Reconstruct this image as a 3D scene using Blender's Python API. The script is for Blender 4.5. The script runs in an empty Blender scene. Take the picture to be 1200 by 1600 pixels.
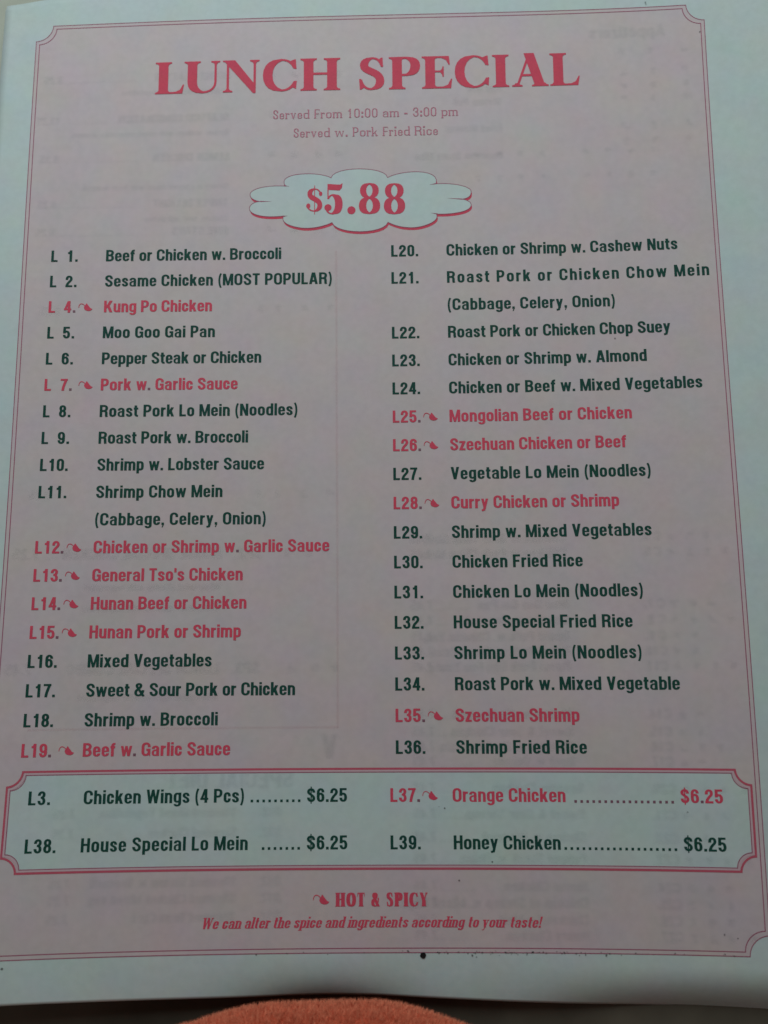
import bpy, math, random
import numpy as np
from mathutils import Matrix, Vector
from mathutils.geometry import delaunay_2d_cdt

sc = bpy.context.scene
col = sc.collection
rnd = random.Random(7)
nrg = np.random.default_rng(7)
MM = 0.001

# ------------------------------------------------------------------ camera
cam_d = bpy.data.cameras.new('camera')
cam = bpy.data.objects.new('camera', cam_d)
col.objects.link(cam)
cam_d.sensor_fit = 'VERTICAL'
cam_d.sensor_height = 24.0
cam_d.lens = 24.0 * 1250 / 1600
cam_d.clip_start = 0.005
cam_d.clip_end = 50
RT = Matrix(((0.9996250842, 0.0112796075, 0.0249491772),
             (-0.0077511905, 0.9905063143, -0.1372485350),
             (-0.0262604271, 0.1370036925, 0.9902223883)))
cam.matrix_world = Matrix.Translation(Vector((9.364924571, -41.39678908, 207.9684094)) * MM) @ RT.to_4x4()
cam_d.dof.use_dof = True
cam_d.dof.focus_distance = 0.209
cam_d.dof.aperture_fstop = 8.0
sc.camera = cam

# ------------------------------------------------------------------ world
w = bpy.data.worlds.new('World')
sc.world = w
w.use_nodes = True
bg = w.node_tree.nodes['Background']
bg.inputs[0].default_value = (1.0, 0.96, 0.85, 1)
bg.inputs[1].default_value = 0.108

# ------------------------------------------------------------------ lamp: one big soft window-like panel beyond the top edge
ld = bpy.data.lights.new('window_light', 'AREA')
ld.shape = 'RECTANGLE'
ld.size = 0.50
ld.size_y = 0.35
ld.energy = 2.0
ld.color = (0.77, 0.98, 1.0)
lo = bpy.data.objects.new('window_light', ld)
col.objects.link(lo)
lo.location = (-0.06, 0.36, 0.40)
lo.rotation_euler = (Vector((0.0, 0.02, 0.0)) - Vector(lo.location)).to_track_quat('-Z', 'Y').to_euler()

sc.view_settings.view_transform = 'Standard'
sc.view_settings.look = 'None'
sc.view_settings.exposure = 0.0
sc.view_settings.gamma = 1.0
sc.render.engine = 'CYCLES'
sc.render.filter_size = 1.5
sc.cycles.filter_width = 1.5
sc.cycles.transparent_max_bounces = 32

# ------------------------------------------------------------------ materials
def mat(name, rgb, rough=0.6, var=0.0, vscale=60, spec=0.3, bump=0.0, bscale=900, hue=0.0):
    m = bpy.data.materials.new(name)
    m.use_nodes = True
    nt = m.node_tree
    bs = nt.nodes['Principled BSDF']
    bs.inputs['Roughness'].default_value = rough
    bs.inputs['Specular IOR Level'].default_value = spec
    bs.inputs['Base Color'].default_value = (*rgb, 1)
    if var or hue:
        tc = nt.nodes.new('ShaderNodeTexCoord')
        no = nt.nodes.new('ShaderNodeTexNoise')
        no.inputs['Scale'].default_value = vscale
        no.inputs['Detail'].default_value = 3
        nt.links.new(tc.outputs['Object'], no.inputs['Vector'])
        sub = nt.nodes.new('ShaderNodeVectorMath'); sub.operation = 'SUBTRACT'
        sub.inputs[1].default_value = (0.5, 0.5, 0.5)
        nt.links.new(no.outputs['Color'], sub.inputs[0])
        sca = nt.nodes.new('ShaderNodeVectorMath'); sca.operation = 'MULTIPLY'
        sca.inputs[1].default_value = (hue * 2, hue * 1.6, hue * 2)
        nt.links.new(sub.outputs[0], sca.inputs[0])
        mp = nt.nodes.new('ShaderNodeMapRange')
        mp.inputs['From Min'].default_value = 0.3; mp.inputs['From Max'].default_value = 0.7
        mp.inputs['To Min'].default_value = 1 - var; mp.inputs['To Max'].default_value = 1 + var
        no2 = nt.nodes.new('ShaderNodeTexNoise')
        no2.inputs['Scale'].default_value = vscale * 6; no2.inputs['Detail'].default_value = 4
        nt.links.new(tc.outputs['Object'], no2.inputs['Vector'])
        nt.links.new(no2.outputs['Fac'], mp.inputs['Value'])
        ad = nt.nodes.new('ShaderNodeVectorMath'); ad.operation = 'ADD'
        nt.links.new(sca.outputs[0], ad.inputs[0])
        nt.links.new(mp.outputs['Result'], ad.inputs[1])
        mu = nt.nodes.new('ShaderNodeVectorMath'); mu.operation = 'MULTIPLY'
        mu.inputs[1].default_value = rgb
        nt.links.new(ad.outputs[0], mu.inputs[0])
        nt.links.new(mu.outputs[0], bs.inputs['Base Color'])
    if bump:
        tc = nt.nodes.new('ShaderNodeTexCoord')
        no = nt.nodes.new('ShaderNodeTexNoise')
        no.inputs['Scale'].default_value = bscale; no.inputs['Detail'].default_value = 4
        nt.links.new(tc.outputs['Object'], no.inputs['Vector'])
        b = nt.nodes.new('ShaderNodeBump')
        b.inputs['Strength'].default_value = bump
        b.inputs['Distance'].default_value = 0.00005
        nt.links.new(no.outputs['Fac'], b.inputs['Height'])
        nt.links.new(b.outputs['Normal'], bs.inputs['Normal'])
    return m

def veil(name, rgb, alpha):
    m = bpy.data.materials.new(name)
    m.use_nodes = True
    nt = m.node_tree
    out = nt.nodes['Material Output']
    bs = nt.nodes['Principled BSDF']
    bs.inputs['Base Color'].default_value = (*rgb, 1)
    bs.inputs['Roughness'].default_value = 0.7
    tr = nt.nodes.new('ShaderNodeBsdfTransparent')
    mx = nt.nodes.new('ShaderNodeMixShader')
    mx.inputs[0].default_value = alpha
    nt.links.new(tr.outputs[0], mx.inputs[1])
    nt.links.new(bs.outputs[0], mx.inputs[2])
    nt.links.new(mx.outputs[0], out.inputs['Surface'])
    return m

PAPER = (0.545, 0.568, 0.560)
M_paper = mat('menu_paper', PAPER, 0.55, var=0.03, vscale=90, hue=0.10, bump=0.25)
M_pink = mat('pink_tint_print', (0.582, 0.445, 0.456), 0.55, var=0.03, vscale=90, hue=0.10, bump=0.25)
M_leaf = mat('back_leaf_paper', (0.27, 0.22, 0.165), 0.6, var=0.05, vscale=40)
M_red = mat('red_ink', (0.66, 0.066, 0.112), 0.6, var=0.06, vscale=300, hue=0.12, spec=0.15)
M_redthin = mat('red_rule_ink', (0.54, 0.085, 0.13), 0.6, var=0.05, vscale=300, hue=0.1)
M_green = mat('dark_green_ink', (0.009, 0.056, 0.042), 0.65, var=0.15, vscale=300, hue=0.2, spec=0.15)
M_dot = mat('grey_red_dot_ink', (0.22, 0.085, 0.12), 0.5)
M_line = mat('fine_border_ink', (0.36, 0.095, 0.15), 0.6, var=0.06, vscale=300)
M_gap = mat('pink_rule_gap', (0.60, 0.38, 0.42), 0.55)
M_sub = mat('pale_red_ink', (0.50, 0.14, 0.20), 0.55, var=0.1, vscale=400)
M_ghost = veil('show_through_ink', (0.10, 0.16, 0.18), 0.0075)
M_ghostline = veil('show_through_rule', (0.55, 0.12, 0.15), 0.02)
M_speck = mat('black_dirt', (0.006, 0.006, 0.006), 0.6)
M_speck2 = veil('faint_dirt', (0.02, 0.02, 0.02), 0.6)
M_table = mat('dark_brown_table', (0.105, 0.082, 0.062), 0.55, var=0.2, vscale=12)
M_pale = mat('pale_beige_paper', (0.46, 0.43, 0.36), 0.7, var=0.04, vscale=30)
M_fleece = mat('orange_fleece', (0.68, 0.15, 0.08), 0.95, var=0.12, vscale=120, spec=0.05, bump=0.5, bscale=700)
M_fuzz = mat('orange_fibre', (0.85, 0.26, 0.15), 0.95, var=0.16, vscale=120, spec=0.05)

# ------------------------------------------------------------------ the shape of the sheet (mm on the page -> metres)
ZC = {(0, 2): 2.04251910, (0, 3): 0.17246651, (0, 4): 0.05987725, (1, 1): 1.20027164, (1, 2): -1.44227148,
      (1, 3): -2.22798105, (2, 0): 2.07740130, (2, 1): 2.37961579, (2, 2): -0.61360415, (3, 0): 0.64046215,
      (3, 1): -0.97158685, (4, 0): 0.94980203}

def sstep(x):
    x = np.clip(x, 0, 1)
    return x * x * (3 - 2 * x)

def height(u, v):
    s = u / 100.0
    t = (v - 130) / 130.0
    z = sum(c * s**i * t**j for (i, j), c in ZC.items())
    z = z - 4.0 * sstep((u - 15) / 65) * (np.clip(v - 253.0, 0, 13) / 9.0)**2 - .3 * (np.clip(v - 250, 0, 14) / 9.0)**2
    z = z - 2.6 * np.exp(-((u + 11) / 19)**2) * (np.clip(v - 249, 0, 14) / 11.0)**3
    return z

def sheet(u, v, h=0.0):
    u = np.asarray(u, float); v = np.asarray(v, float)
    return np.stack([u * MM, (130 - v) * MM, (height(u, v) + h) * MM], -1)

# ------------------------------------------------------------------ objects
def new_mesh(name, V, F, m, parent=None, smooth=False, props=None):
    me = bpy.data.meshes.new(name)
    V = np.asarray(V, float)
    me.from_pydata(V.tolist(), [], F if isinstance(F, list) else np.asarray(F).tolist())
    for x in (m if isinstance(m, (list, tuple)) else [m]):
        me.materials.append(x)
    if smooth:
        me.polygons.foreach_set('use_smooth', [True] * len(me.polygons))
    o = bpy.data.objects.new(name, me)
    col.objects.link(o)
    if parent: o.parent = parent
    for k, x in (props or {}).items(): o[k] = x
    return o

def empty(name, **props):
    o = bpy.data.objects.new(name, None)
    col.objects.link(o)
    for k, x in props.items(): o[k] = x
    return o

# ------------------------------------------------------------------ union of flat polygons by constrained triangulation
def area2(p):
    x, y = p[:, 0], p[:, 1]
    return float(np.sum(x * np.roll(y, -1) - np.roll(x, -1) * y))

def union(polys, eps=1e-6, extra=None):
    verts, faces, n = [], [], 0
    for p in polys:
        p = np.asarray(p, float)
        if len(p) < 3 or abs(area2(p)) < 1e-9: continue
        if area2(p) < 0: p = p[::-1]
        verts += [Vector(q) for q in p.tolist()]
        faces.append(list(range(n, n + len(p))))
        n += len(p)
    if extra is not None:
        verts += [Vector(q) for q in np.asarray(extra).tolist()]
    vs, es, fs, ov, oe, of = delaunay_2d_cdt(verts, [], faces, 0, eps)
    V = np.array([list(q) for q in vs])
    A = np.array([list(f) for f in fs])
    c = V[A].mean(1)
    keep = np.zeros(len(A), bool)
    pv = np.array([list(q) for q in verts])
    for f in faces:                      # a triangle stays when its middle lies in one of the polygons
        p = pv[f]; (bx0, by0), (bx1, by1) = p.min(0), p.max(0)
        w_ = np.where(~keep & (c[:, 0] > bx0) & (c[:, 0] < bx1) & (c[:, 1] > by0) & (c[:, 1] < by1))[0]
        if not len(w_): continue
        x, y = c[w_, 0][:, None], c[w_, 1][:, None]
        x0, y0 = p[:, 0], p[:, 1]; x1, y1 = np.roll(x0, -1), np.roll(y0, -1)
        dy = np.where(np.abs(y1 - y0) < 1e-15, 1e-15, y1 - y0)
        hit = ((y0 > y) != (y1 > y)) & (x < x0 + (y - y0) * (x1 - x0) / dy)
        keep[w_[hit.sum(1) % 2 == 1]] = True
    a2 = np.abs((V[A[:, 1], 0] - V[A[:, 0], 0]) * (V[A[:, 2], 1] - V[A[:, 0], 1]) - (V[A[:, 1], 1] - V[A[:, 0], 1]) * (V[A[:, 2], 0] - V[A[:, 0], 0]))
    T = [list(f) for f in A[keep & (a2 > 1e-10)]]
    used = sorted({i for f in T for i in f})
    mp = {a: b for b, a in enumerate(used)}
    return V[used], np.array([[mp[i] for i in f] for f in T], int)

# ------------------------------------------------------------------ lettering: strokes of an elliptical pen
NA = 5
def hull(pts):
    pts = sorted({(round(float(p[0]), 7), round(float(p[1]), 7)) for p in pts})
    def half(ps):
        h = []
        for p in ps:
            while len(h) > 1 and (h[-1][0] - h[-2][0]) * (p[1] - h[-2][1]) - (h[-1][1] - h[-2][1]) * (p[0] - h[-2][0]) <= 1e-10: h.pop()
            h.append(p)
        return h
    a_, b_ = half(pts), half(pts[::-1])
    return np.array(a_[:-1] + b_[:-1])
def offs(d, a, b):
    n = np.stack([-d[:, 1], d[:, 0]], -1)
    k = np.sqrt((a * n[:, 0])**2 + (b * n[:, 1])**2) + 1e-12
    return np.stack([a * a * n[:, 0], b * b * n[:, 1]], -1) / k[:, None]

def stroke_polys(P, D, a, b):
    P = np.array(P); D = np.array(D)
    D = D / (np.linalg.norm(D, axis=1)[:, None] + 1e-12)
    o = offs(D, a, b)
    L, R_ = P + o, P - o
    return [hull([L[i], R_[i], R_[i + 1], L[i + 1]]) for i in range(len(P) - 1)]

def glyph_polys(spec, W, a, b, xh, serif=0.0, dk=1.0, thin=None):
    env = dict(l=a, r=W - a, t=1 - b, o=b, c=W / 2, X=xh - b, x=xh, W=W, D=-0.25 + b, a=a, b=b)
    ev = lambda s: eval(s, {}, env)
    out = []
    for st in spec.split(';'):
        tk = st.split()
        if not tk: continue
        pa, pb = a, b
        i = 0
        P, D, cur = [], [], None
        while i < len(tk):
            op = tk[i]; arg = [ev(s) for s in tk[i + 1].split(',')] if i + 1 < len(tk) else []
            i += 2
            if op == 'P': pa, pb = arg
            elif op == 'M':
                cur = np.array(arg[:2]); P, D = [], []
            elif op in 'LVHC':
                if op == 'L':
                    e = np.array(arg); pts = [cur, e]; ds = [e - cur] * 2
                else:
                    if op == 'C': c1, c2, e = np.array(arg[:2]), np.array(arg[2:4]), np.array(arg[4:6])
                    else:
                        e = np.array(arg); d = e - cur; k = 0.60
                        if op == 'V': c1 = cur + [0, k * d[1]]; c2 = e - [k * d[0], 0]
                        else: c1 = cur + [k * d[0], 0]; c2 = e - [0, k * d[1]]
                    n = NA if op != 'C' else NA * 2
                    tt = np.linspace(0, 1, n + 1)[:, None]
                    pts = (1 - tt)**3 * cur + 3 * (1 - tt)**2 * tt * c1 + 3 * (1 - tt) * tt**2 * c2 + tt**3 * e
                    ds = 3 * (1 - tt)**2 * (c1 - cur) + 6 * (1 - tt) * tt * (c2 - c1) + 3 * tt**2 * (e - c2)
                    ds[0] += (pts[1] - pts[0]) * 1e-3; ds[-1] += (pts[-1] - pts[-2]) * 1e-3
                out += stroke_polys(pts, ds, pa, pb)
                cur = np.array(e)
            elif op == 'D':       # slanting bar cut level at both ends
                x0, y0, x1, y1, hw = arg
                k = dk
                if thin is not None and x1 > x0: k = thin
                hw *= k
                out.append(np.array([[x0 - hw, y0], [x0 + hw, y0], [x1 + hw, y1], [x1 - hw, y1]]))
            elif op == 'B':
                x0, y0, x1, y1 = arg
                out.append(np.array([[x0, y0], [x1, y0], [x1, y1], [x0, y1]]))
            elif op == 'Q': out.append(np.array(arg).reshape(-1, 2))
            elif op == 'O':
                x, y, rx, ry = arg; th = np.linspace(0, 2 * math.pi, 17)[:-1]
                out.append(np.stack([x + rx * np.cos(th), y + ry * np.sin(th)], -1))
            elif op in 'FTft':    # serif: F foot, T head, f right half foot, t left half head
                if serif <= 0: continue
                x, y = arg[:2]; sl = sr = serif
                hw = arg[2] if len(arg) > 2 else pa
                sg = 1 if op in 'Ff' else -1
                if op == 'f': sl = 0
                if op == 't': sr = 0
                h = pb * 1.5; k = h * 1.1
                out.append(np.array([[x - hw - sl, y], [x + hw + sr, y], [x + hw + sr, y + sg * h * .8], [x + hw + sr * .3, y + sg * h * 1.25],
                                     [x + hw, y + sg * (h + k)], [x - hw, y + sg * (h + k)], [x - hw - sl * .3, y + sg * h * 1.25], [x - hw - sl, y + sg * h * .8]]))
    return out

SANS = {
 'A': (.68, "D .105,0,.31,1,.102;D .575,0,.37,1,.102;B .18,.20,.50,.345"),
 'B': (.62, "M l,0 L l,1;M l,t L c-.02,t H r-.02,.76 V c-.02,.525 L l,.525;M c-.02,.525 H r,.28 V c-.02,o L l,o"),
 'C': (.62, "M r,.64 L r,.72 V c,t H l,.70 L l,.30 V c,o H r,.28 L r,.37"),
 'D': (.62, "M l,0 L l,1;M l,t L c-.03,t H r,.68 L r,.32 V c-.03,o L l,o"),
 'E': (.54, "M l,0 L l,1;M l,t L W,t;M l,.52 L W-.04,.52;M l,o L W,o"),
 'F': (.52, "M l,0 L l,1;M l,t L W,t;M l,.50 L W-.05,.50"),
 'G': (.63, "M r,.66 L r,.72 V c,t H l,.70 L l,.30 V c-.02,o H r,.28 L r,.50;M W,.46 L c+.02,.46;B W-.075,0,W,.4"),
 'H': (.62, "M l,0 L l,1;M r,0 L r,1;M l,.53 L r,.53"),
 'I': (.20, "M c,0 L c,1"),
 'J': (.52, "M r,1 L r,.27 V c-.02,o H l,.28 L l,.34"),
 'K': (.66, "M l,0 L l,1;D .22,.38,W-.13,1,.115;D W-.115,0,.30,.62,.115"),
 'L': (.50, "M l,0 L l,1;M l,o L W,o"),
 'M': (.79, "M l-.01,0 L l-.01,1;M r+.01,0 L r+.01,1;D c,0,l+.035,1,.082;D c,0,r-.035,1,.082"),
 'N': (.63, "M l,0 L l,1;M r,0 L r,1;D r-.02,0,l+.02,1,.10"),
 'O': (.63, "M l,.5 L l,.70 V c,t H r,.70 L r,.30 V c,o H l,.30 L l,.5"),
 'P': (.60, "M l,0 L l,1;M l,t L c,t H r,.74 L r,.71 V c,.44 L l,.44"),
 'R': (.63, "M l,0 L l,1;M l,t L c,t H r-.01,.75 V c,.50 L l,.50;M c-.02,.50 H r-.03,.34 L r-.03,.10 L r+.005,0"),
 'S': (.60, "M r,.68 V c,t H l,.74 C l,.55,r,.50,r,.27 V c,o H l,.32"),
 'T': (.56, "M c,0 L c,1;M 0,t L W,t"),
 'U': (.62, "M l,1 L l,.28 V c,o H r,.28 L r,1"),
 'V': (.63, "D c,0,.103,1,.10;D c,0,W-.103,1,.10"),
 'W': (.92, "D .255,0,.098,1,.093;D .265,0,c,1,.085;D W-.265,0,c,1,.085;D W-.255,0,W-.098,1,.093"),
 'Y': (.62, "D c,.36,.11,1,.105;D c,.36,W-.11,1,.105;M c,0 L c,.46"),
 'a': (.545, "M l,x*.70 V c-.01,X H r-.02,x*.72 L r-.02,.09 L r+.0,0;P a*.80,b*.78 M r-.02,x*.56 L .30,x*.56 H l-.012,x*.34 L l-.012,x*.26 V .23,b*.78 L .26,b*.78 H r-.02,x*.22"),
 'b': (.54, "M l,0 L l,1;M l,.54 V c+.02,X H r,.50 L r,.25 V c+.02,o H l,.21"),
 'c': (.50, "M r,.45 L r,.50 V c,X H l,.50 L l,.25 V c,o H r,.25 L r,.30"),
 'd': (.54, "M r,0 L r,1;M r,.54 V c-.02,X H l,.50 L l,.25 V c-.02,o H r,.21"),
 'e': (.52, "M r,x*.30 V c,o H l,x*.33 L l,x*.66 V c,X H r,x*.66 L r,x*.46;B l,x*.507-b*.72,W-.005,x*.507+b*.72"),
 'f': (.34, "M .15,0 L .15,.78 V .30,t L W,t;M 0,X L .33,X"),
 'g': (.54, "M r,x L r,-.02 V c-.02,D H l+.02,-.07;M r,.54 V c-.02,X H l,.50 L l,.27 V c-.02,b+.03 H r,.24"),
 'h': (.53, "M l,0 L l,1;M l,.52 V c+.02,X H r,.50 L r,0"),
 'i': (.186, "M c,0 L c,x;B 0,.85,W,1"),
 'k': (.55, "M l,0 L l,1;D l+.06,.22,W-.13,x,.105;D W-.105,0,.28,.46,.105"),
 'l': (.186, "M c,0 L c,1"),
 'm': (.84, "M l,0 L l,x;M l,.52 V .28,X H c,.50 L c,0;M c,.52 V .61,X H r,.50 L r,0"),
 'n': (.53, "M l,0 L l,x;M l,.52 V c+.02,X H r,.50 L r,0"),
 'o': (.54, "M l,.37 L l,.50 V c,X H r,.50 L r,.25 V c,o H l,.25 L l,.37"),
 'p': (.54, "M l,-.24 L l,x;M l,.54 V c+.02,X H r,.50 L r,.25 V c+.02,o H l,.21"),
 'r': (.36, "M l,0 L l,x;M l,.47 V .30,X-.015 L W,X-.015"),
 's': (.49, "M r,.50 V c,X H l,.54 C l,.39,r,.40,r,.20 V c,o H l,.24"),
 't': (.34, "M .15,.94 L .15,.21 V .28,o L .34,o;M 0,X L .34,X"),
 'u': (.53, "M l,x L l,.22 V c-.02,o H r,.22;M r,0 L r,x"),
 'v': (.52, "D c,0,.095,x,.092;D c,0,W-.095,x,.092"),
 'w': (.80, "D .235,0,.09,x,.088;D .24,0,c,x,.08;D W-.24,0,c,x,.08;D W-.235,0,W-.09,x,.088"),
 'x': (.53, "D .10,0,W-.10,x,.10;D W-.10,0,.10,x,.10"),
 'y': (.53, "D c+.005,0,.097,x,.094;D .19,-.21,W-.097,x,.092;M .03,D L .17,D+.01"),
 'z': (.46, "M 0,X L W,X;M 0,o L W,o;D .11,b,W-.11,X,.11"),
 '0': (.54, "M l,.5 L l,.72 V c,t H r,.72 L r,.28 V c,o H l,.28 L l,.5"),
 '1': (.54, "M .32,0 L .32,1;M .09,.765 L .32,.765;D .22,.80,.30,1,.06"),
 '2': (.54, "M l,.64 L l,.70 V c,t H r,.72 C r,.50,l+.02,.42,l+.01,.06;M 0,o L W,o"),
 '3': (.54, "M l,.68 V c,t H r-.015,.75 V c-.03,.535 L c-.07,.535;M c-.03,.535 H r,.27 V c,o H l,.31"),
 '4': (.56, "M .39,0 L .39,1;M 0,.285 L W,.285;D .09,.26,.35,1,.085"),
 '5': (.54, "M l+.02,t L W-.03,t;M l+.02,1 L l,.44;M l,.46 C l+.05,.66,r,.66,r,.34 L r,.30 V c,o H l,.30"),
 '6': (.54, "M r,.70 V c,t H l,.68 L l,.30 V c,o H r,.28 L r,.33 V c,.60 H l,.42"),
 '7': (.54, "M 0,t L W,t;M r-.02,t C r-.10,.62,.22,.4,.19,0"),
 '8': (.54, "M c,.53 H l+.015,.74 V c,t H r-.015,.74 V c,.53;M c,.53 H r,.28 V c,o H l,.28 V c,.53"),
 '9': (.54, "M l,.30 V c,o H r,.32 L r,.70 V c,t H l,.72 L l,.67 V c,.40 H r,.58"),
 '$': (.58, "M r,.68 V c,t H l,.74 C l,.55,r,.50,r,.27 V c,o H l,.32;B c-.04,-.12,c+.04,1.12"),
 '&': (.72, "M .66,0 L .20,.68 C .12,.84,.18,t,.32,t C .48,t,.49,.75,.36,.63 L .20,.50 C .02,.37,.06,o,.28,o C .48,o,.60,.24,.61,.46"),
 '(': (.28, "M .22,1.03 C .05,.75,.05,.10,.22,-.20"),
 ')': (.28, "M .06,1.03 C .23,.75,.23,.10,.06,-.20"),
 '.': (.19, "B 0,0,W,.19"),
 ',': (.19, "B 0,0,W,.19;Q .09,0,.19,0,.19,.06,.10,-.19,.02,-.19"),
 "'": (.16, "B 0,.66,W,1"),
 '-': (.34, "B 0,.28,W,.42"),
 ':': (.19, "B 0,0,W,.19;B 0,.45,W,.64"),
 '!': (.20, "B 0,0,W,.19;Q .05,.28,.15,.28,.2,1,0,1"),
}
SERIF_ADD = {
 'A': "F .105,0,.04;F .575,0", 'B': "", 'F': "F l,0;B W-.03,.82,W,1", 'H': "F l,0;F r,0;T l,1;T r,1", 'P': "F l,0;t l,1", 'R': "F l,0;t l,1;f r,0",
 'S': "B W-.035,.66,W,.93;B 0,.08,.035,.36", 'W': "T .098,1;T W-.098,1,.03;T c,1,.02", 'b': "t l,1", 'd': "f r,0;t r,1", 'h': "F l,0;F r,0;t l,1",
 'i': "F c,0;t c,x", 'k': "F l,0;t l,1;F W-.105,0", 'l': "F c,0;t c,1", 'm': "F l,0;F c,0;F r,0;t l,x", 'n': "F l,0;F r,0;t l,x",
 'p': "F l,-.24;t l,x", 'r': "F l,0;t l,x;O W-.03,x-.09,.07,.07", 'u': "f r,0;t l,x;t r,x", 'v': "T .095,x;T W-.095,x,.02", 'w': "T .09,x;T c,x,.02;T W-.09,x,.02",
 'y': "T .097,x;T W-.097,x,.02", '1': "F .32,0", 'c': "O W-.07,.50,.06,.07", 'a': "O .08,.52,.06,.06", 's': "", 'z': "",
}
# display capitals for the heading: own outlines, strong contrast (unit = cap height)
TITLE = {
 'L': (.87, "M .27,0 L .27,1;T .27,1;t .27,1;F .27,0;Q .25,0,.83,0,.88,.28,.845,.28,.76,.12,.64,.06,.50,.052,.25,.052"),
 'U': (1.17, "M .275,1 L .275,.34 V .60,.02;P .032,.03 M .58,.02 H .955,.34 L .955,1;T .275,1;T .955,1,.032"),
 'N': (1.16, "P .034,.03 M .19,0 L .19,.98;P .034,.03 M .975,0.1 L .975,1;Q .04,1,.40,1,1.005,.20,1.005,-.04,.93,-.04,.10,.95,.04,.96;F .19,0,.04;T .975,1,.04"),
 'C': (1.0, "M .56,.975 H .145,.50 V .56,.022;P .05,.028 M .55,.975 C .72,.975,.86,.90,.945,.70;P .05,.03 M .55,.022 C .74,.022,.87,.12,.955,.30;Q .80,.93,.90,.975,.965,.99,.985,.69,.95,.68,.90,.80;Q .84,.12,.92,.09,.975,.06,.995,.31,.95,.31,.90,.20"),
 'H': (1.22, "M .27,0 L .27,1;M .95,0 L .95,1;M .27,.52 L .95,.52;T .27,1;T .95,1;F .27,0;F .95,0"),
 'S': (.75, "P .12,.03 M .38,.98 H .145,.76;P .12,.105 M .145,.76 C .145,.55,.61,.58,.61,.27;P .12,.03 M .61,.27 V .35,.02;P .04,.03 M .38,.98 C .52,.98,.62,.90,.665,.72;P .04,.03 M .35,.02 C .20,.02,.09,.12,.045,.32;Q .56,.93,.64,.99,.685,.99,.695,.70,.65,.70;Q .16,.08,.06,.01,.02,.01,.0,.34,.05,.34"),
 'P': (.94, "M .27,0 L .27,1;T .27,1;F .27,0;M .27,.97 L .55,.97;M .54,.97 H .80,.73 V .54,.44;M .54,.44 L .3,.44"),
 'E': (.91, "M .27,0 L .27,1;T .27,1;F .27,0;Q .25,1,.82,1,.845,.73,.81,.73,.73,.88,.60,.945,.25,.945;Q .25,.555,.56,.555,.61,.60,.63,.68,.665,.68,.665,.36,.63,.36,.61,.45,.56,.50,.25,.50;Q .25,0,.87,0,.905,.29,.87,.29,.78,.11,.64,.055,.25,.055"),
 'I': (.54, "M .27,0 L .27,1;T .27,1;F .27,0"),
 'A': (1.13, "D .17,0,.52,.98,.036;D .83,0,.52,1.03,.145;M .27,.35 L .72,.35;F .17,0,.05;F .83,0,.14"),
 'O': (1.08, "P a,b M .54,.975 H .145,.50 V .54,.025;P a,b M .54,.975 H .935,.50 V .54,.025"),
 'T': (.98, "M .49,0 L .49,1;F .49,0;Q .04,1,.94,1,.97,.70,.935,.70,.86,.90,.72,.945,.26,.945,.12,.90,.045,.70,.01,.70"),
 'Y': (1.1, "M .54,0 L .54,.45;F .54,0;D .54,.38,.22,1,.14;D .56,.40,.88,1,.04;T .22,1,.12;T .88,1,.04"),
 '&': (1.1, "D .85,0,.30,.72,.14;P .10,.03 M .45,.97 H .27,.78 C .27,.68,.35,.62,.42,.56;P .09,.03 M .45,.97 H .62,.80 V .38,.55;P .13,.03 M .36,.53 H .15,.25 V .42,.02;P .03,.03 M .42,.02 C .66,.02,.84,.25,.88,.52;F .86,.52,.03"),
 '$': (.70, "P .10,.03 M .36,.86 H .15,.70;P .10,.085 M .15,.70 C .15,.52,.57,.54,.57,.32;P .10,.03 M .57,.32 V .34,.13;P .03,.02 M .36,.86 C .48,.86,.56,.80,.60,.70;P .03,.02 M .34,.13 C .20,.13,.12,.18,.06,.26;O .60,.70,.07,.075;O .09,.30,.085,.085;B .335,.02,.365,.98"),
 '5': (.60, "Q .10,.99,.50,.96,.58,1.01,.56,.86,.48,.77,.10,.80;P .018,.02 M .115,.85 L .115,.50;P .03,.022 M .115,.50 C .16,.60,.22,.635,.30,.635;P .12,.022 M .28,.635 H .46,.33 V .26,.015;P .03,.02 M .27,.015 C .16,.015,.08,.08,.07,.18;O .115,.22,.115,.11"),
 '.': (.26, "O .13,.13,.13,.13"),
 '8': (.66, "P .097,.022 M .33,.98 H .135,.76 V .33,.53 H .53,.76 V .33,.98;P .115,.022 M .33,.53 H .115,.27 V .33,.02 H .555,.27 V .33,.53"),
}
CACHE = {}
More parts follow.
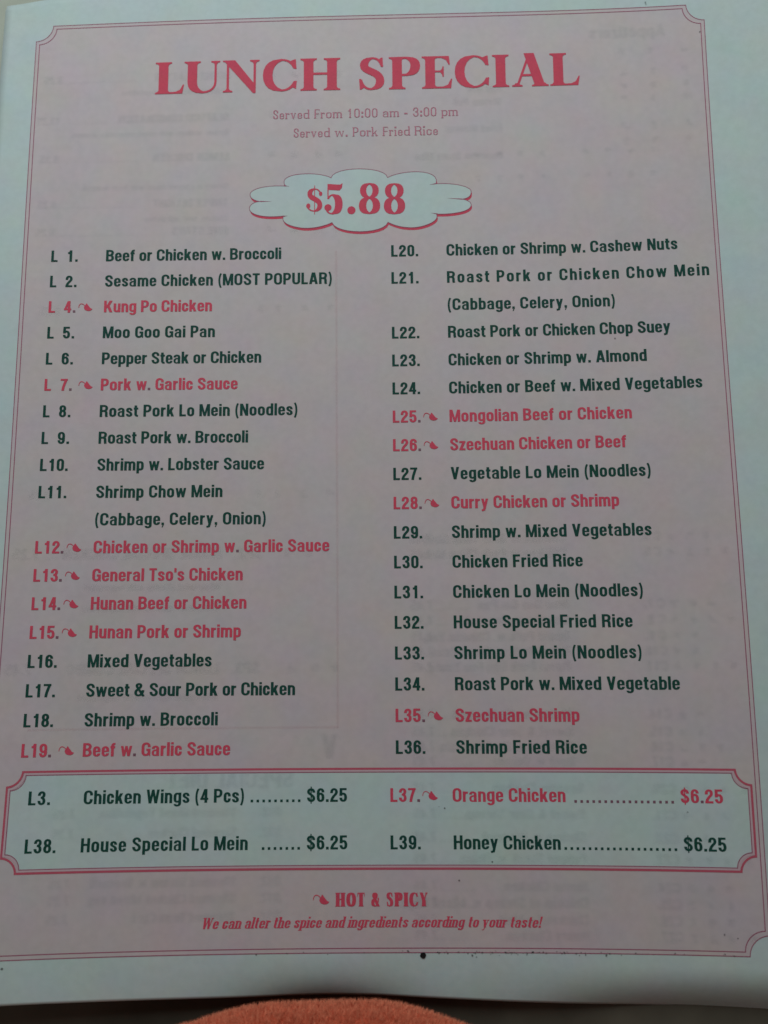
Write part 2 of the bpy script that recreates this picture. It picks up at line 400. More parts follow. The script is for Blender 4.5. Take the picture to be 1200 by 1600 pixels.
def glyph(font, ch):
    key = (font, ch)
    if key in CACHE: return CACHE[key]
    if font in ('title', 'spicy'):
        W, s = TITLE[ch]
        a = .14 if font == 'title' else .235
        b = .034 if font == 'title' else .04
        if ch in '$58': a = .12
        if font == 'spicy':        # the heavier footer cut
            for q0, q1 in (('P .12,', 'P .2,'), ('P .10,', 'P .19,'), ('P .09,', 'P .17,'), ('P .13,', 'P .2,'), (',.72,.14', ',.72,.2'), (',1,.14', ',1,.2'), (',1,.04', ',1,.07'), ('P .03,.03', 'P .07,.04'), ('P .04,.03', 'P .07,.04'), ('P .05,', 'P .1,')):
                s = s.replace(q0, q1)
        p = glyph_polys(s, W, a, b, .7, serif=.10 if font == 'title' else .07)
    elif font == 'sans':
        W, s = SANS[ch]
        bb = .074
        aa = .098
        if ch in '()': aa, bb = .072, .06
        if ch in 'aegs&': bb = .064
        p = glyph_polys(s, W, aa, bb, .755)
    elif font == 'light':      # fine old-style roman
        W, s = SANS[ch]; k = {'S': .85, 'P': .95, 'F': 1.0, 'e': .92, 'r': 1.0, 'w': 1.2}.get(ch, 1.08)
        add = SERIF_ADD.get(ch, '')
        p = glyph_polys(s + ';' + add, W * k, .062, .028, .63, serif=.07, dk=.58, thin=.34)
        W *= k
    else:                      # 'italic': bold condensed slanted roman
        W, s = SANS[ch]
        if ch == '.': s = "O .1,.09,.09,.09"
        add = SERIF_ADD.get(ch, '')
        p = glyph_polys(s + ';' + add, W, .102, .031, .69, serif=.085, dk=1.1, thin=.4)
        p = [q @ np.array([[1, 0], [.27, 1]]) for q in p]
    V, T = union(p)
    CACHE[key] = (V, T, W)
    return CACHE[key]

SPACE = {'sans': .30, 'title': .4, 'light': .34, 'italic': .26, 'spicy': .40}
SB = {'sans': .087, 'title': .0, 'light': .10, 'italic': .055, 'spicy': .02}
def text_geo(text, font, cap, u0, v0, u1=None, xs=None):
    """glyph triangles on the page; u1 = right end (spacing is let out or drawn in to reach it)"""
    xs = xs or (1.075 if font == 'sans' else 1.0)
    sb = SB[font] * cap * xs
    adv = []
    for ch in text:
        adv.append(SPACE[font] * cap * xs if ch == ' ' else glyph(font, ch)[2] * cap * xs + sb)
    nat = sum(adv) - (sb if text[-1] != ' ' else 0)
    tr = (u1 - u0 - nat) / max(1, len(text) - 1) if u1 is not None else 0.0
    Vs, Ts, dots, n, x = [], [], [], 0, u0
    for ch, ad in zip(text, adv):
        if ch != ' ':
            V, T, W = glyph(font, ch)
            Vs.append(np.stack([x + V[:, 0] * cap * xs, v0 - V[:, 1] * cap], -1))
            Ts.append(T + n); dots += [ch == '.'] * len(T); n += len(V)
        x += ad + tr
    return np.concatenate(Vs), np.concatenate(Ts), dots, tr

def put(name, geos, h, m, parent, **props):
    Vs, Ts, ds, n = [], [], [], 0
    for g in geos:
        Vs.append(g[0]); Ts.append(g[1] + n); n += len(g[0])
        ds += list(g[2]) if len(g) > 2 else [False] * len(g[1])
    V = np.concatenate(Vs); T = np.concatenate(Ts)
    T = T[:, ::-1]                       # v runs down the page
    two = isinstance(m, (list, tuple))
    o = new_mesh(name, sheet(V[:, 0], V[:, 1], h), T, m, parent, props=props)
    if two: o.data.polygons.foreach_set('material_index', [1 if d else 0 for d in ds])
    return o

# ------------------------------------------------------------------ table under everything
def slab(name, x0, y0, x1, y1, z, th, m, **props):
    V = [(x, y, zz) for zz in (z - th, z) for (x, y) in ((x0, y0), (x1, y0), (x1, y1), (x0, y1))]
    F = [(3, 2, 1, 0), (4, 5, 6, 7), (0, 1, 5, 4), (1, 2, 6, 5), (2, 3, 7, 6), (3, 0, 4, 7)]
    return new_mesh(name, V, F, m, props=props)
slab('table_top', -.6, -.55, .6, .55, -.0045, .03, M_table, kind='structure')

slab('placemat', -.30, .06, -.080, .33, -.0040, .0003, M_pale,
     label='pale beige sheet peeking out at the menu\'s top left corner', category='placemat')

# ------------------------------------------------------------------ the menu
menu = empty('menu', label='printed lunch special menu sheet with pink panel and red double border', category='menu')

def vtop(u): return -9.2 + 1.9 * np.exp(-((u + 106) / 11)**2)
def vbot(u): return 259.9 + 0.042 * np.clip(u - 2, 0, 200) + .25 + 1.6 * sstep((u - 15) / 65) + 1.0 * np.exp(-((u + 11) / 19)**2)
UL, UR = -104.8, 124.0
def uleft(v): return UL + 1.1 * np.clip((-5.2 - v) / 3.5, 0, 1)**2
def leaf(name, m, vt, vb, ul, ur, h, th, parent, nu=108, nv=150):
    s = np.linspace(0, 1, nu + 1); t = np.linspace(0, 1, nv + 1)
    t = np.concatenate([t[t < .93], np.linspace(.93, 1, 30)]); nv = len(t) - 1
    S, T_ = np.meshgrid(s, t)
    U = ul + (ur - ul) * S
    V = vt(U) + (vb(U) - vt(U)) * T_
    U = U + (uleft(V) - UL) * (1 - S) if ul == UL else U
    top = sheet(U, V, h).reshape(-1, 3); bot = sheet(U, V, h - th).reshape(-1, 3)
    n = (nu + 1) * (nv + 1); idx = np.arange(n).reshape(nv + 1, nu + 1)
    q = np.stack([idx[:-1, :-1], idx[1:, :-1], idx[1:, 1:], idx[:-1, 1:]], -1).reshape(-1, 4)
    F = q.tolist() + (q[:, ::-1] + n).tolist()
    ring = list(idx[0, :]) + list(idx[1:, -1]) + list(idx[-1, ::-1][1:]) + list(idx[::-1, 0][1:-1])
    for a_, b_ in zip(ring, ring[1:] + ring[:1]): F.append([int(a_), int(b_), int(b_) + n, int(a_) + n])
    return new_mesh(name, np.concatenate([top, bot]), F, m, parent, smooth=False)
page = leaf('front_page', M_paper, vtop, vbot, UL, UR, 0.0, 0.12, menu)
for p_ in page.data.polygons: p_.use_smooth = abs(p_.normal.z) > .4
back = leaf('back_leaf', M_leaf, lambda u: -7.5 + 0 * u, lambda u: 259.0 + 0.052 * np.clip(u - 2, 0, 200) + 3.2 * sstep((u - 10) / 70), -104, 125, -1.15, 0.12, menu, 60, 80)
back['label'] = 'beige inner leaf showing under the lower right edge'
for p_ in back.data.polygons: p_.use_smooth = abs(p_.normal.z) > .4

# notched frame outline, corners cut by inward quarter circles
def notch(u0, v0, u1, v1, r, step=2.0):
    pts = []
    def line(a, b):
        n = max(1, int(math.dist(a, b) / step))
        for i in range(n): pts.append((a[0] + (b[0] - a[0]) * i / n, a[1] + (b[1] - a[1]) * i / n))
    def arc(cx, cy, a0, a1):
        for i in range(12):
            a = math.radians(a0 + (a1 - a0) * i / 12); pts.append((cx + r * math.cos(a), cy + r * math.sin(a)))
    line((u0 + r, v0), (u1 - r, v0)); arc(u1, v0, 180, 90)
    line((u1, v0 + r), (u1, v1 - r)); arc(u1, v1, 270, 180)
    line((u1 - r, v1), (u0 + r, v1)); arc(u0, v1, 360, 270)
    line((u0, v1 - r), (u0, v0 + r)); arc(u0, v0, 90, 0)
    return np.array(pts)

def fill(poly, step=2.2):
    (x0, y0), (x1, y1) = poly.min(0), poly.max(0)
    gx, gy = np.meshgrid(np.arange(x0 + step, x1 - .3 * step, step), np.arange(y0 + step, y1 - .3 * step, step))
    g = np.stack([gx.ravel(), gy.ravel()], -1)
    ins = np.zeros(len(g), bool); n = len(poly)
    for i in range(n):
        a_, b_ = poly[i], poly[(i + 1) % n]
        cnd = ((a_[1] > g[:, 1]) != (b_[1] > g[:, 1]))
        if abs(b_[1] - a_[1]) > 1e-9:
            xx = a_[0] + (g[:, 1] - a_[1]) * (b_[0] - a_[0]) / (b_[1] - a_[1])
            ins ^= cnd & (g[:, 0] < xx)
    V, T = union([poly], 1e-5, g[ins])
    return V, T[:, ::-1] if True else T

def band(outer, width):
    """closed ribbon of the given width inside the outline"""
    P = outer; n = len(P)
    nx = np.roll(P, -1, 0) - P; pv = P - np.roll(P, 1, 0)
    nx /= np.linalg.norm(nx, axis=1)[:, None]; pv /= np.linalg.norm(pv, axis=1)[:, None]
    n1 = np.stack([-nx[:, 1], nx[:, 0]], -1); n2 = np.stack([-pv[:, 1], pv[:, 0]], -1)
    m_ = n1 + n2; m_ /= np.linalg.norm(m_, axis=1)[:, None]
    k = 1 / np.clip((m_ * n1).sum(1), .5, 1)
    I = P + m_ * (width * k)[:, None]
    V = np.concatenate([P, I]); T = []
    for i in range(n):
        j = (i + 1) % n; T += [[i, n + j, j], [i, n + i, n + j]]
    return V, np.array(T)

pan = notch(-95, 0, 95, 250.45, 4.8)
V_, T_ = fill(pan); put('pink_panel', [(V_, T_)], 0.03, M_pink, menu)
put('border_line', [band(pan, .20)], 0.07, M_line, menu)
put('border_line', [band(notch(-94.0, 1.0, 94.0, 249.45, 4.8), .22)], 0.07, M_line, menu)

bx = notch(-90.1, 207.3, 93.15, 231.45, 3.6)
V_, T_ = fill(notch(-89.1, 208.3, 92.15, 230.45, 3.6), 1.8)
boxp = put('white_price_box', [(V_, T_)], 0.06, M_paper, menu)
put('thick_rule', [band(bx, .50)], 0.10, M_redthin, boxp)
put('pink_rule', [band(notch(-89.58, 207.82, 92.63, 230.93, 3.6), .44)], 0.10, M_gap, boxp)
put('thin_rule', [band(notch(-89.12, 208.28, 92.17, 230.47, 3.6), .20)], 0.10, M_line, boxp)

# heading
CAPT = 9.72
tg = []
for ch, u_ in zip("LUNCH", (-60.1, -51.9, -40.95, -29.2, -18.8)): tg.append(text_geo(ch, 'title', CAPT, u_, 22.62)[:3])
for ch, u_ in zip("SPECIAL", (-1.9, 6.2, 15.5, 25.0, 35.3, 40.85, 51.4)): tg.append(text_geo(ch, 'title', CAPT, u_, 22.75)[:3])
tg = [(a_, b_, [False] * len(b_)) for a_, b_, c_ in tg]
put('heading', tg, 0.12, M_red, menu, label='heading reading LUNCH SPECIAL')
put('subheading', [text_geo("Served From 10:00 am - 3:00 pm", 'light', 2.65, -26.1, 31.0, 25.6)[:2]], 0.12, M_sub, menu, label='small line reading Served From 10:00 am - 3:00 pm')
put('subheading', [text_geo("Served w. Pork Fried Rice", 'light', 2.65, -20.3, 36.6, 20.0)[:2]], 0.12, M_sub, menu, label='small line reading Served w. Pork Fried Rice')

# price cloud
def bez(p0, c1, c2, p3, n=12):
    t = np.linspace(0, 1, n + 1)[:-1, None]
    p0, c1, c2, p3 = map(np.array, (p0, c1, c2, p3))
    return (1 - t)**3 * p0 + 3 * (1 - t)**2 * t * c1 + 3 * (1 - t) * t**2 * c2 + t**3 * p3
segs = [((445, 92), (455, 30), (725, 30), (733, 90)), ((733, 90), (800, 52), (1000, 40), (980, 118)),
        ((980, 122), (1080, 115), (1165, 140), (1155, 165)), ((1155, 165), (1155, 190), (1130, 197), (1110, 200)),
        ((1110, 200), (1175, 212), (1165, 250), (1105, 264)), ((1105, 264), (1060, 275), (1010, 276), (978, 275)),
        ((978, 275), (1000, 315), (900, 343), (860, 343)), ((860, 343), (800, 345), (760, 330), (733, 316)),
        ((733, 316), (715, 378), (470, 380), (450, 318)), ((450, 318), (400, 342), (330, 352), (285, 344)),
        ((285, 344), (215, 333), (190, 310), (205, 285)), ((205, 285), (100, 297), (35, 280), (30, 250)),
        ((30, 250), (28, 226), (58, 213), (85, 212)), ((85, 212), (48, 208), (28, 190), (33, 172)),
        ((33, 172), (45, 140), (140, 128), (215, 134)), ((215, 134), (185, 100), (225, 74), (310, 71)),
        ((310, 71), (370, 68), (430, 80), (445, 92))]
cz = np.concatenate([bez(*s) for s in segs])
def c2p(z):
    z = np.asarray(z, float)
    u = -32.6 + (z[..., 0] - 28) * .05455
    v = 46.26 + (z[..., 1] - 45) * .0577 + .0184 * (u + 2)
    return np.stack([u, v], -1)
cp = c2p(cz)
sh = c2p(cz + np.array([4, 12]))
V_, T_ = fill(sh, 2.4)
cloud = put('price_cloud', [(V_, T_)], 0.06, M_red, menu, label='white scalloped cloud with a red lower edge')
Vw, Tw = fill(cp, 2.4)
put('cloud_face', [(Vw, Tw)], 0.09, M_paper, cloud)
rib = []
for (p, q) in zip(cp, np.roll(cp, -1, 0)):
    d = q - p; L_ = np.linalg.norm(d)
    if L_ < 1e-6: continue
    nn = np.array([-d[1], d[0]]) / L_ * .085; e = d / L_ * .03
    rib.append(np.array([p - e + nn, p - e - nn, q + e - nn, q + e + nn]))
for a_, b_ in (((85, 212), (145, 212)), ((205, 130), (232, 136)), ((1110, 200), (1030, 195)), ((985, 275), (948, 269)), ((980, 121), (945, 127)), ((205, 287), (225, 284))):
    p, q = c2p(a_), c2p(b_); nn = np.array([0, .17])
    rib.append(np.array([p + nn, p - nn, q]))
Vr, Tr = union(rib); put('cloud_outline', [(Vr, Tr[:, ::-1])], 0.12, M_line, cloud)
pg = []
for ch, u_, cs, dv in (('$', -16.75, 8.8, .15), ('5', -11.7, 9.0, 0), ('.', -5.35, 9.0, 0), ('8', -2.15, 9.1, 0), ('8', 4.75, 9.1, .1)):
    g = text_geo(ch, 'title', cs, u_, 59.62 + .012 * (u_ + 2) + dv, xs=.76 if ch == '$' else .97)
    pg.append((g[0], g[1]))
put('cloud_price', pg, 0.15, M_red, cloud, label='large red price reading $5.88')

# chilli mark (unit width)
def chili_geo(u0, v0, wd=3.85):
    pol = [np.array([(.40, .30), (.46, .40), (.50, .44), (.535, .53), (.57, .56), (.62, .52), (.66, .45), (.74, .36), (.82, .25), (.90, .18), (1.0, .15),
                     (.95, .08), (.88, .03), (.78, .0), (.68, .0), (.58, .03), (.50, .06), (.44, .13), (.40, .21)])]
    t = np.linspace(0, 1, 9)[:, None]
    c = [np.array(x) for x in ((.02, .25), (.04, .58), (.26, .62), (.47, .38))]
    P = (1 - t)**3 * c[0] + 3 * (1 - t)**2 * t * c[1] + 3 * (1 - t) * t**2 * c[2] + t**3 * c[3]
    D = np.gradient(P, axis=0)
    pol += stroke_polys(P, D, .022, .026)
    V, T = union(pol)
    return np.stack([u0 + V[:, 0] * wd, v0 - V[:, 1] * wd], -1), T

CAP = 3.27
LEFT = [("L 1.", "Beef or Chicken w. Broccoli", -23.58, 0), ("L 2.", "Sesame Chicken (MOST POPULAR)", -9.59, 0), ("L 4.", "Kung Po Chicken", -42.38, 1),
        ("L 5.", "Moo Goo Gai Pan", -41.45, 0), ("L 6.", "Pepper Steak or Chicken", -28.73, 0), ("L 7.", "Pork w. Garlic Sauce", -35.03, 2),
        ("L 8.", "Roast Pork Lo Mein (Noodles)", -18.8, 0), ("L 9.", "Roast Pork w. Broccoli", -32.0, 0), ("L10.", "Shrimp w. Lobster Sauce", -27.63, 0),
        ("L11.", "Shrimp Chow Mein", -38.55, 0), ("", "(Cabbage, Celery, Onion)", -26.94, 0), ("L12.", "Chicken or Shrimp w. Garlic Sauce", -10.25, 1),
        ("L13.", "General Tso's Chicken", -32.8, 1), ("L14.", "Hunan Beef or Chicken", -31.7, 1), ("L15.", "Hunan Pork or Shrimp", -33.01, 1),
        ("L16.", "Mixed Vegetables", -40.36, 0), ("L17.", "Sweet & Sour Pork or Chicken", -18.88, 0), ("L18.", "Shrimp w. Broccoli", -38.42, 0),
        ("L19.", "Beef w. Garlic Sauce", -35.08, 2)]
RIGHT = [("L20.", "Chicken or Shrimp w. Cashew Nuts", 84.03, 0), ("L21.", "Roast Pork or Chicken Chow Mein", 91.84, 0), ("", "(Cabbage, Celery, Onion)", 66.75, 0),
         ("L22.", "Roast Pork or Chicken Chop Suey", 80.84, 0), ("L23.", "Chicken or Shrimp w. Almond", 74.26, 0), ("L24.", "Chicken or Beef w. Mixed Vegetables", 88.05, 0),
         ("L25.", "Mongolian Beef or Chicken", 69.58, 1), ("L26.", "Szechuan Chicken or Beef", 67.73, 1), ("L27.", "Vegetable Lo Mein (Noodles)", 73.6, 0),
         ("L28.", "Curry Chicken or Shrimp", 65.11, 1), ("L29.", "Shrimp w. Mixed Vegetables", 72.89, 0), ("L30.", "Chicken Fried Rice", 55.14, 0),
         ("L31.", "Chicken Lo Mein (Noodles)", 69.91, 0), ("L32.", "House Special Fried Rice", 66.88, 0), ("L33.", "Shrimp Lo Mein (Noodles)", 68.75, 0),
         ("L34.", "Roast Pork w. Mixed Vegetable", 77.57, 0), ("L35.", "Szechuan Shrimp", 52.64, 1), ("L36.", "Shrimp Fried Rice", 54.14, 0)]
DBG = []
def number(num, u0, u1, v, m, parent):
    if num[1] == ' ':
        g1 = text_geo('L', 'sans', CAP, u0, v)[:3]
        g2 = text_geo(num[2:], 'sans', CAP, u1 - (glyph('sans', num[2])[2] + glyph('sans', '.')[2] + .20) * CAP, v, u1)[:3]
        gs = [g1, g2]
    else:
        gs = [text_geo(num, 'sans', CAP, u0, v, u1)[:3]]
    put('item_number', gs, 0.12, m, parent)
def entry(num, name, u0, v, uend, red, n0, n1, chu, parent):
    m = [M_red, M_dot] if red else M_green
    g = text_geo(name, 'sans', CAP, u0, v, uend)
    DBG.append((name, round(g[3] / CAP, 3)))
    o = put('dish_line', [g[:3]], 0.12, m, parent,
            label=('red line reading ' if red else 'dark green line reading ') + (num.replace(' ', '') + ' ' if num else '') + name)
    if num: number(num, n0, n1, v, m, o)
    if red:
        x = chu + (1.0 if red == 2 else 0)
        put('chilli_mark', [chili_geo(x, v - .42)], 0.12, M_red, o)
    return o
for i, (num, name, ue, red) in enumerate(LEFT):
    entry(num, name, -71.92, 72.15 + 7.328 * i, ue, red, -87.05, -79.75, -78.95, menu)
for i, (num, name, ue, red) in enumerate(RIGHT):
    entry(num, name, 21.80, 71.99 + 7.763 * i, ue, red, 6.66, 14.05, 14.8, menu)
def leader(n, u0, u1, v, m, parent, sz=.62):
    gs = []
    for k in range(n):
        x = u0 + (u1 - sz - u0) * k / (n - 1)
        gs.append((np.array([(x, v), (x + sz, v), (x + sz, v - sz), (x, v - sz)]), np.array([[0, 1, 2], [0, 2, 3]])))
    put('leader_dots', gs, 0.12, m, parent)
for num, name, s0, s1, v, ns, ne, nd, d0, d1, p0, p1, red, cu in (
        ("L3.", "Chicken Wings (4 Pcs)", -71.0, -31.29, 215.44, -84.45, -79.19, 9, -29.66, -17.24, -15.6, -5.63, 0, 0),
        ("L38.", "House Special Lo Mein", -71.0, -30.16, 226.66, -84.45, -77.05, 7, -26.65, -17.25, -15.55, -5.55, 0, 0),
        ("L37.", "Orange Chicken", 20.65, 48.41, 215.5, 5.18, 12.53, 17, 50.55, 74.51, 76.15, 86.1, 1, 13.15),
        ("L39.", "Honey Chicken", 20.7, 46.79, 226.7, 5.13, 12.57, 19, 47.69, 74.64, 76.3, 86.2, 0, 0)):
    o = entry(num, name, s0, v, s1, red, ns, ne, cu, boxp)
    m = [M_red, M_dot] if red else M_green
    leader(nd, d0, d1, v + (0 if name[0] != 'O' else .15), M_dot if red else M_green, boxp)
    put('item_price', [text_geo("$6.25", 'sans', CAP, p0, v, p1)[:3]], 0.12, m, boxp)

spicy = put('footer_heading', [text_geo("HOT & SPICY", 'spicy', 3.15, -8.4, 239.85, 14.2, xs=.60)[:2]], 0.12, M_red, menu, label='small heading reading HOT & SPICY')
put('chilli_mark', [chili_geo(-13.95, 239.35, 4.0)], 0.12, M_red, spicy)
put('footer_line', [text_geo("We can alter the spice and ingredients according to your taste!", 'italic', 2.5, -40.9, 244.62, 41.2)[:2]], 0.12, M_red, menu,
    label='slanted line reading We can alter the spice and ingredients according to your taste!')

# ------------------------------------------------------------------ print of the other side showing through, mirrored and soft
GH = []
def ghost(text, right, v, cap=2.5, left=None, font='sans'):
    g = text_geo(text, font, cap, 0, v, None)
    V = g[0].copy(); wd = V[:, 0].max()
    k = 1.0 if left is None else (right - left) / wd
    V[:, 0] = right - V[:, 0] * k
    GH.append((V, g[1][:, ::-1]))
def gdots(l, r, v, sz=.45):
    n = int((r - l) / 1.1)
    for k in range(n):
        x = l + k * 1.1
        GH.append((np.array([(x, v), (x + sz, v), (x + sz, v - sz), (x, v - sz)]), np.array([[0, 1, 2], [0, 2, 3]])))
def gblobs(us, v, s=2.3):      # the characters beside each dish, too soft to read
    for u_ in us:
        bl = []
        for _ in range(6):
            x, y = u_ + rnd.random() * s * .6, v - rnd.random() * s * .8
            if rnd.random() < .5: w_, h_ = s * rnd.uniform(.3, .8), .32
            else: w_, h_ = .32, s * rnd.uniform(.3, .8)
            x = min(x, u_ + s - w_); y = max(y, v - s + h_)
            bl.append(np.array([(x, y), (x + w_, y), (x + w_, y - h_), (x, y - h_)]))
        V, T = union(bl); GH.append((V, T))
for v, nm, pr, small in ((18.6, "HOUSE PLATTER", "9.25", "Shrimp and pork with vegetables"), (31.2, "SEAFOOD COMBINATION", "11.25", "Shrimp, scallops with mixed vegetables in sauce"),
                         (43.0, "LEMON CHICKEN", "8.95", None), (56.6, "TRIPLE DELIGHT", "9.25", "Chicken, beef and shrimp"), (64.8, "FIVE STARS", "9.25", None)):
    ghost(nm, -38.5, v, 2.4); gdots(-86, -63, v); ghost(pr, -86.5, v, 2.4)
    if small: ghost(small, -38.5, v + 4.2, 1.7)
    gblobs((-27.5, -21, -14.5, -9), v)
ghost("Served in a brown sauce with fresh broccoli", -38.5, 51.4, 1.7)
for v in (87.5, 138.5): gblobs((-30, -25, -18, -11), v); ghost("9.25", -84, v, 2.4)
ghost("HOUSE SPECIAL CHICKEN", -38.5, 154.4, 3.0); gdots(-84, -80, 154.4); ghost("7.25", -86, 154.4, 3.0); ghost("SP2.", -28, 154.4, 3.0); gblobs((-22, -17, -12), 154.4, 2.8)
for v in (162.6, 168.0, 190.5): ghost("White meat chicken with vegetables", -38.5, v, 1.8)
ghost("LUNCH SPECIAL COMBO", -38.5, 184.0, 3.0); ghost("7.45", -86, 184, 3.0); ghost("SP3.", -28, 184, 3.0); gblobs((-21, -15, -10), 184, 2.8)
ghost("V", -8, 205.0, 6.0)
ghost("SPECIAL DIET", -19, 212.0, 4.3)
for v, nm in ((218.8, "Steamed Mixed Vegetables"), (223.6, "Steamed Chicken"), (235.0, "Steamed Shrimp w. Broccoli"), (238.8, "Steamed Chicken Mixed Veg"), (243.0, "Steamed Bean Curd")):
    ghost(nm, -33, v, 2.3); ghost("D12.", -22, v, 2.3); ghost("7.25", -73, v, 2.3)
ghost("Appetizers", 84, 9.0, 3.6)
for v in (14.5, 20.5, 24.5, 28.5, 36.5, 41): gblobs((71, 79, 88), v); 
for v, nm in ((24, "Egg Roll"), (28, "Shrimp Roll"), (36, "Fried Wonton"), (44, "Boneless Spare Ribs")): ghost(nm, 38, v, 2.2)
for v in (43.6, 50.5): gblobs((30, 36, 42, 48, 60, 66, 72, 78), v, 1.8)
rows = [(151, "Chicken or Beef Chop Suey", "C 4.", "7.45"), (155, "Chicken or Pork Chow Mein", "C 5.", "7.45"),
        (168.2, "Moo Goo Gai Pan", "C 7.", "7.45"), (172.2, "Chicken w. Broccoli", "C 8.", "7.45"), (176.2, "Roast Pork w. Chinese Veg.", "C 9.", "7.45"),
        (180, "Roast Pork w. Snow Peas", "C10.", "7.45"), (183.8, "Roast Pork Egg Foo Young", "C11.", "7.45"), (195.5, "Shrimp w. Mushrooms", "C14.", "7.45"),
        (199.8, "Sweet & Sour Chicken", "C15.", "7.45"), (203.4, "Chicken w. Cashew Nuts", "C16.", "7.45"), (207, "Beef w. Onions", "C17.", "7.45"),
        (213.4, "Sesame Chicken", "C20.", "7.45"), (219.6, "Sweet & Sour Shrimp", "C21.", "7.45"), (225, "Shrimp w. Broccoli", "C22.", "7.45"),
        (230, "Pepper Steak w. Onion", "C23.", "7.45"), (236.4, "Hunan Chicken", "C24.", "7.45"), (240.2, "Chicken or Shrimp w. Mixed Vege.", "C25.", "7.45"),
        (244, "Chicken Lo Mein", "C26.", "7.45"), (247.6, "Honey Chicken", "C27.", "7.45")]
for v, nm, no_, pr in rows:
    ghost(nm, 53 if v > 210 else 51, v, 2.5); ghost(no_, 75, v, 2.5); ghost(pr, 16.5, v, 2.5); gdots(17.5, 27, v)
    gblobs((76.5, 81, 85.5, 90)[: 2 + int(v * 7) % 3], v, 2.1)
gv, gt, n = [], [], 0
for V, T in GH: gv.append(V); gt.append(T + n); n += len(V)
gv = np.concatenate(gv); gt = np.concatenate(gt)
for k, (du, dv) in enumerate([(.62 * math.cos(a_ * 2.4) * math.sqrt((a_ + .5) / 10), ( .55) * math.sin(a_ * 2.4) * math.sqrt((a_ + .5) / 10)) for a_ in range(10)]):
    o = put('show_through_print', [(gv + np.array([du, dv]), gt)], 0.064 + .0022 * k, M_ghost, menu, kind='stuff')
for k in range(4):
    q = .12 * k
    z = [np.array([(-8.9 + q, 70), (-8.4 + q, 70), (-7.9 + q, 197.6), (-8.4 + q, 197.6)]), np.array([(-86, 197.0 + q), (-8 + q, 197.0 + q), (-8 + q, 197.5 + q), (-86, 197.5 + q)])]
    gs = []
    for p in z:
        n = 60; t = np.linspace(0, 1, n)[:, None]
        if abs(p[1, 0] - p[0, 0]) < 2: A_ = p[0] + (p[3] - p[0]) * t; B_ = p[1] + (p[2] - p[1]) * t
        else: A_ = p[0] + (p[1] - p[0]) * t; B_ = p[3] + (p[2] - p[3]) * t
        V = np.concatenate([A_, B_]); T = []
        for i in range(n - 1): T += [[i, i + 1, n + i + 1], [i, n + i + 1, n + i]]
        T = np.array(T)
        e1 = V[T[0, 1]] - V[T[0, 0]]; e2 = V[T[0, 2]] - V[T[0, 0]]
        if e1[0] * e2[1] - e1[1] * e2[0] < 0: T = T[:, ::-1]
        gs.append((V, T))
    put('show_through_rule', gs, .088 + .0025 * k, M_ghostline, menu, kind='stuff')

# ------------------------------------------------------------------ dirt on the sheet
def blot(u, v, r, ir=.2, n=11):
    a0 = rnd.random() * 6
    P = np.array([(u + r * (1 + ir * (rnd.random() - .5) * 2) * math.cos(a0 + 2 * math.pi * i / n), v + r * (1 + ir * (rnd.random() - .5) * 2) * math.sin(a0 + 2 * math.pi * i / n)) for i in range(n)])
    return union([P])
put('black_spot', [blot(12.75, 250.95, .72, .12, 16)], .2, M_speck, menu, label='round black spot under the bottom border')
bits = [blot(rnd.uniform(-30, 88) if rnd.random() < .35 else rnd.gauss(38, 12), 250.25 + rnd.gauss(0, .22), rnd.uniform(.05, .22), .6, 7) for _ in range(85)]
bits += [blot(u_, v_, r_, .5, 7) for u_, v_, r_ in ((79.0, -1.3, .22), (79.1, -.8, .16), (24.6, 250.9, .25), (25.6, 251.3, .2), (21.9, 233.9, .22), (66.2, 96.6, .22), (30, 229.6, .2), (18.6, 217.0, .2),
                                           (17.2, 216.6, .12), (84.5, 245.6, .2), (87.5, 246.3, .15), (-88.5, 252.3, .5), (-87.3, 252.0, .3), (93.5, 8.5, .2), (77.6, 217.6, .15))]
put('dirt_specks', bits, .2, M_speck2, menu, kind='stuff')

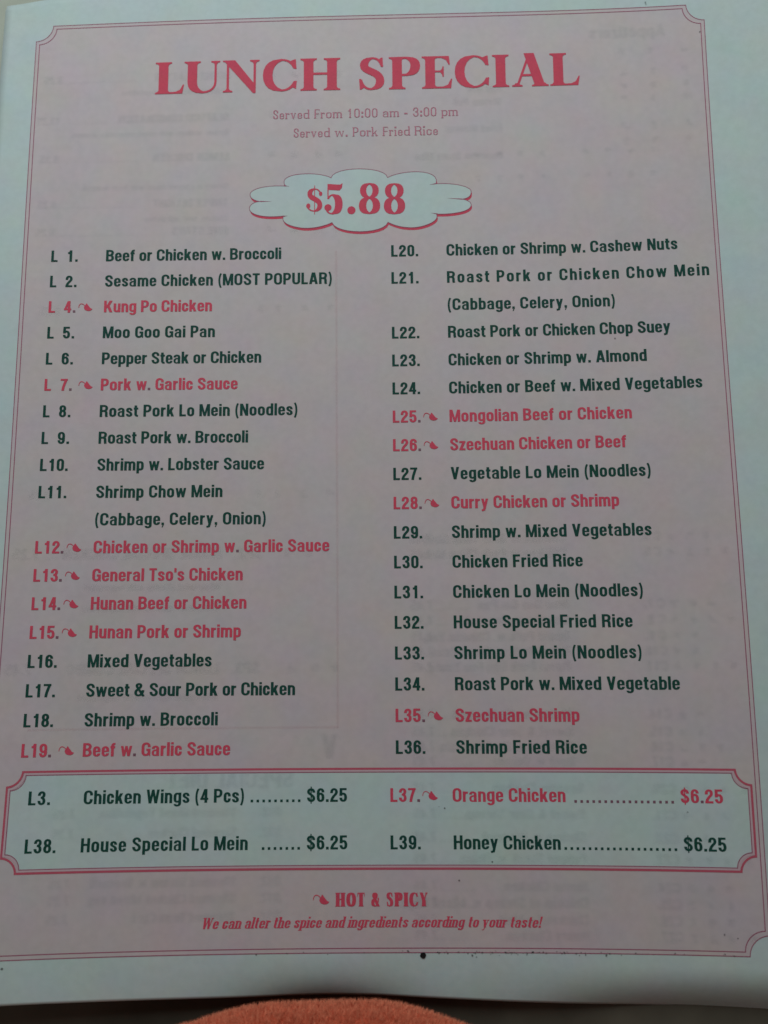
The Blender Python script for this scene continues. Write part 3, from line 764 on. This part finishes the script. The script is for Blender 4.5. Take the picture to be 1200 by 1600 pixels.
# ------------------------------------------------------------------ orange fleece cushion just below the menu
cush = empty('fleece_cushion', label='round orange fuzzy fleece cushion below the menu\'s bottom edge', category='cushion')
CX, CY, CZ = -10.5, -127.0 - 120.0, 16.0
RX, RZ = 120.0, 20.0
def dome(th, ph):      # th around, ph elevation; a plump flattened round
    e = .75
    cz_ = np.sign(np.sin(ph)) * np.abs(np.sin(ph))**e; cr = np.abs(np.cos(ph))**e
    lump = 1 + .004 * np.sin(th * 9 + 1) + .003 * np.sin(th * 23)
    return np.stack([CX + RX * cr * lump * np.cos(th), CY + RX * cr * lump * np.sin(th), CZ + RZ * cz_], -1) * MM
nt_, np_ = 180, 36
TH, PH = np.meshgrid(np.linspace(0, 2 * math.pi, nt_, endpoint=False), np.linspace(-math.pi / 2 + .01, math.pi / 2 - .001, np_))
V = dome(TH, PH).reshape(-1, 3); idx = np.arange(nt_ * np_).reshape(np_, nt_)
F = np.stack([idx[:-1], np.roll(idx[:-1], -1, 1), np.roll(idx[1:], -1, 1), idx[1:]], -1).reshape(-1, 4)
new_mesh('cushion_cover', V, F, M_fleece, cush, smooth=True)
NB = 60000
th = np.concatenate([nrg.normal(math.pi / 2, .30, int(NB * .8)), nrg.uniform(0, 2 * math.pi, NB - int(NB * .8))])
ph = np.abs(nrg.normal(0, .55, NB)) - .25
ph = np.clip(ph, -.5, 1.4)
base = dome(th, ph); e_ = 1e-3
n_ = np.cross(dome(th + e_, ph) - base, dome(th, ph + e_) - base); n_ /= np.linalg.norm(n_, axis=1)[:, None] + 1e-12
tip = n_ + nrg.normal(0, .35, (NB, 3)); tip /= np.linalg.norm(tip, axis=1)[:, None]
side = np.cross(tip, nrg.normal(0, 1, (NB, 3))); side /= np.linalg.norm(side, axis=1)[:, None]
ln = nrg.uniform(.6, 1.6, NB)[:, None] * MM
wd = nrg.uniform(.06, .12, NB)[:, None] * MM
V = np.stack([base - side * wd, base + side * wd, base + tip * ln], 1).reshape(-1, 3)
new_mesh('fuzz', V, np.arange(NB * 3).reshape(-1, 3), M_fuzz, cush, props={'kind': 'stuff'})
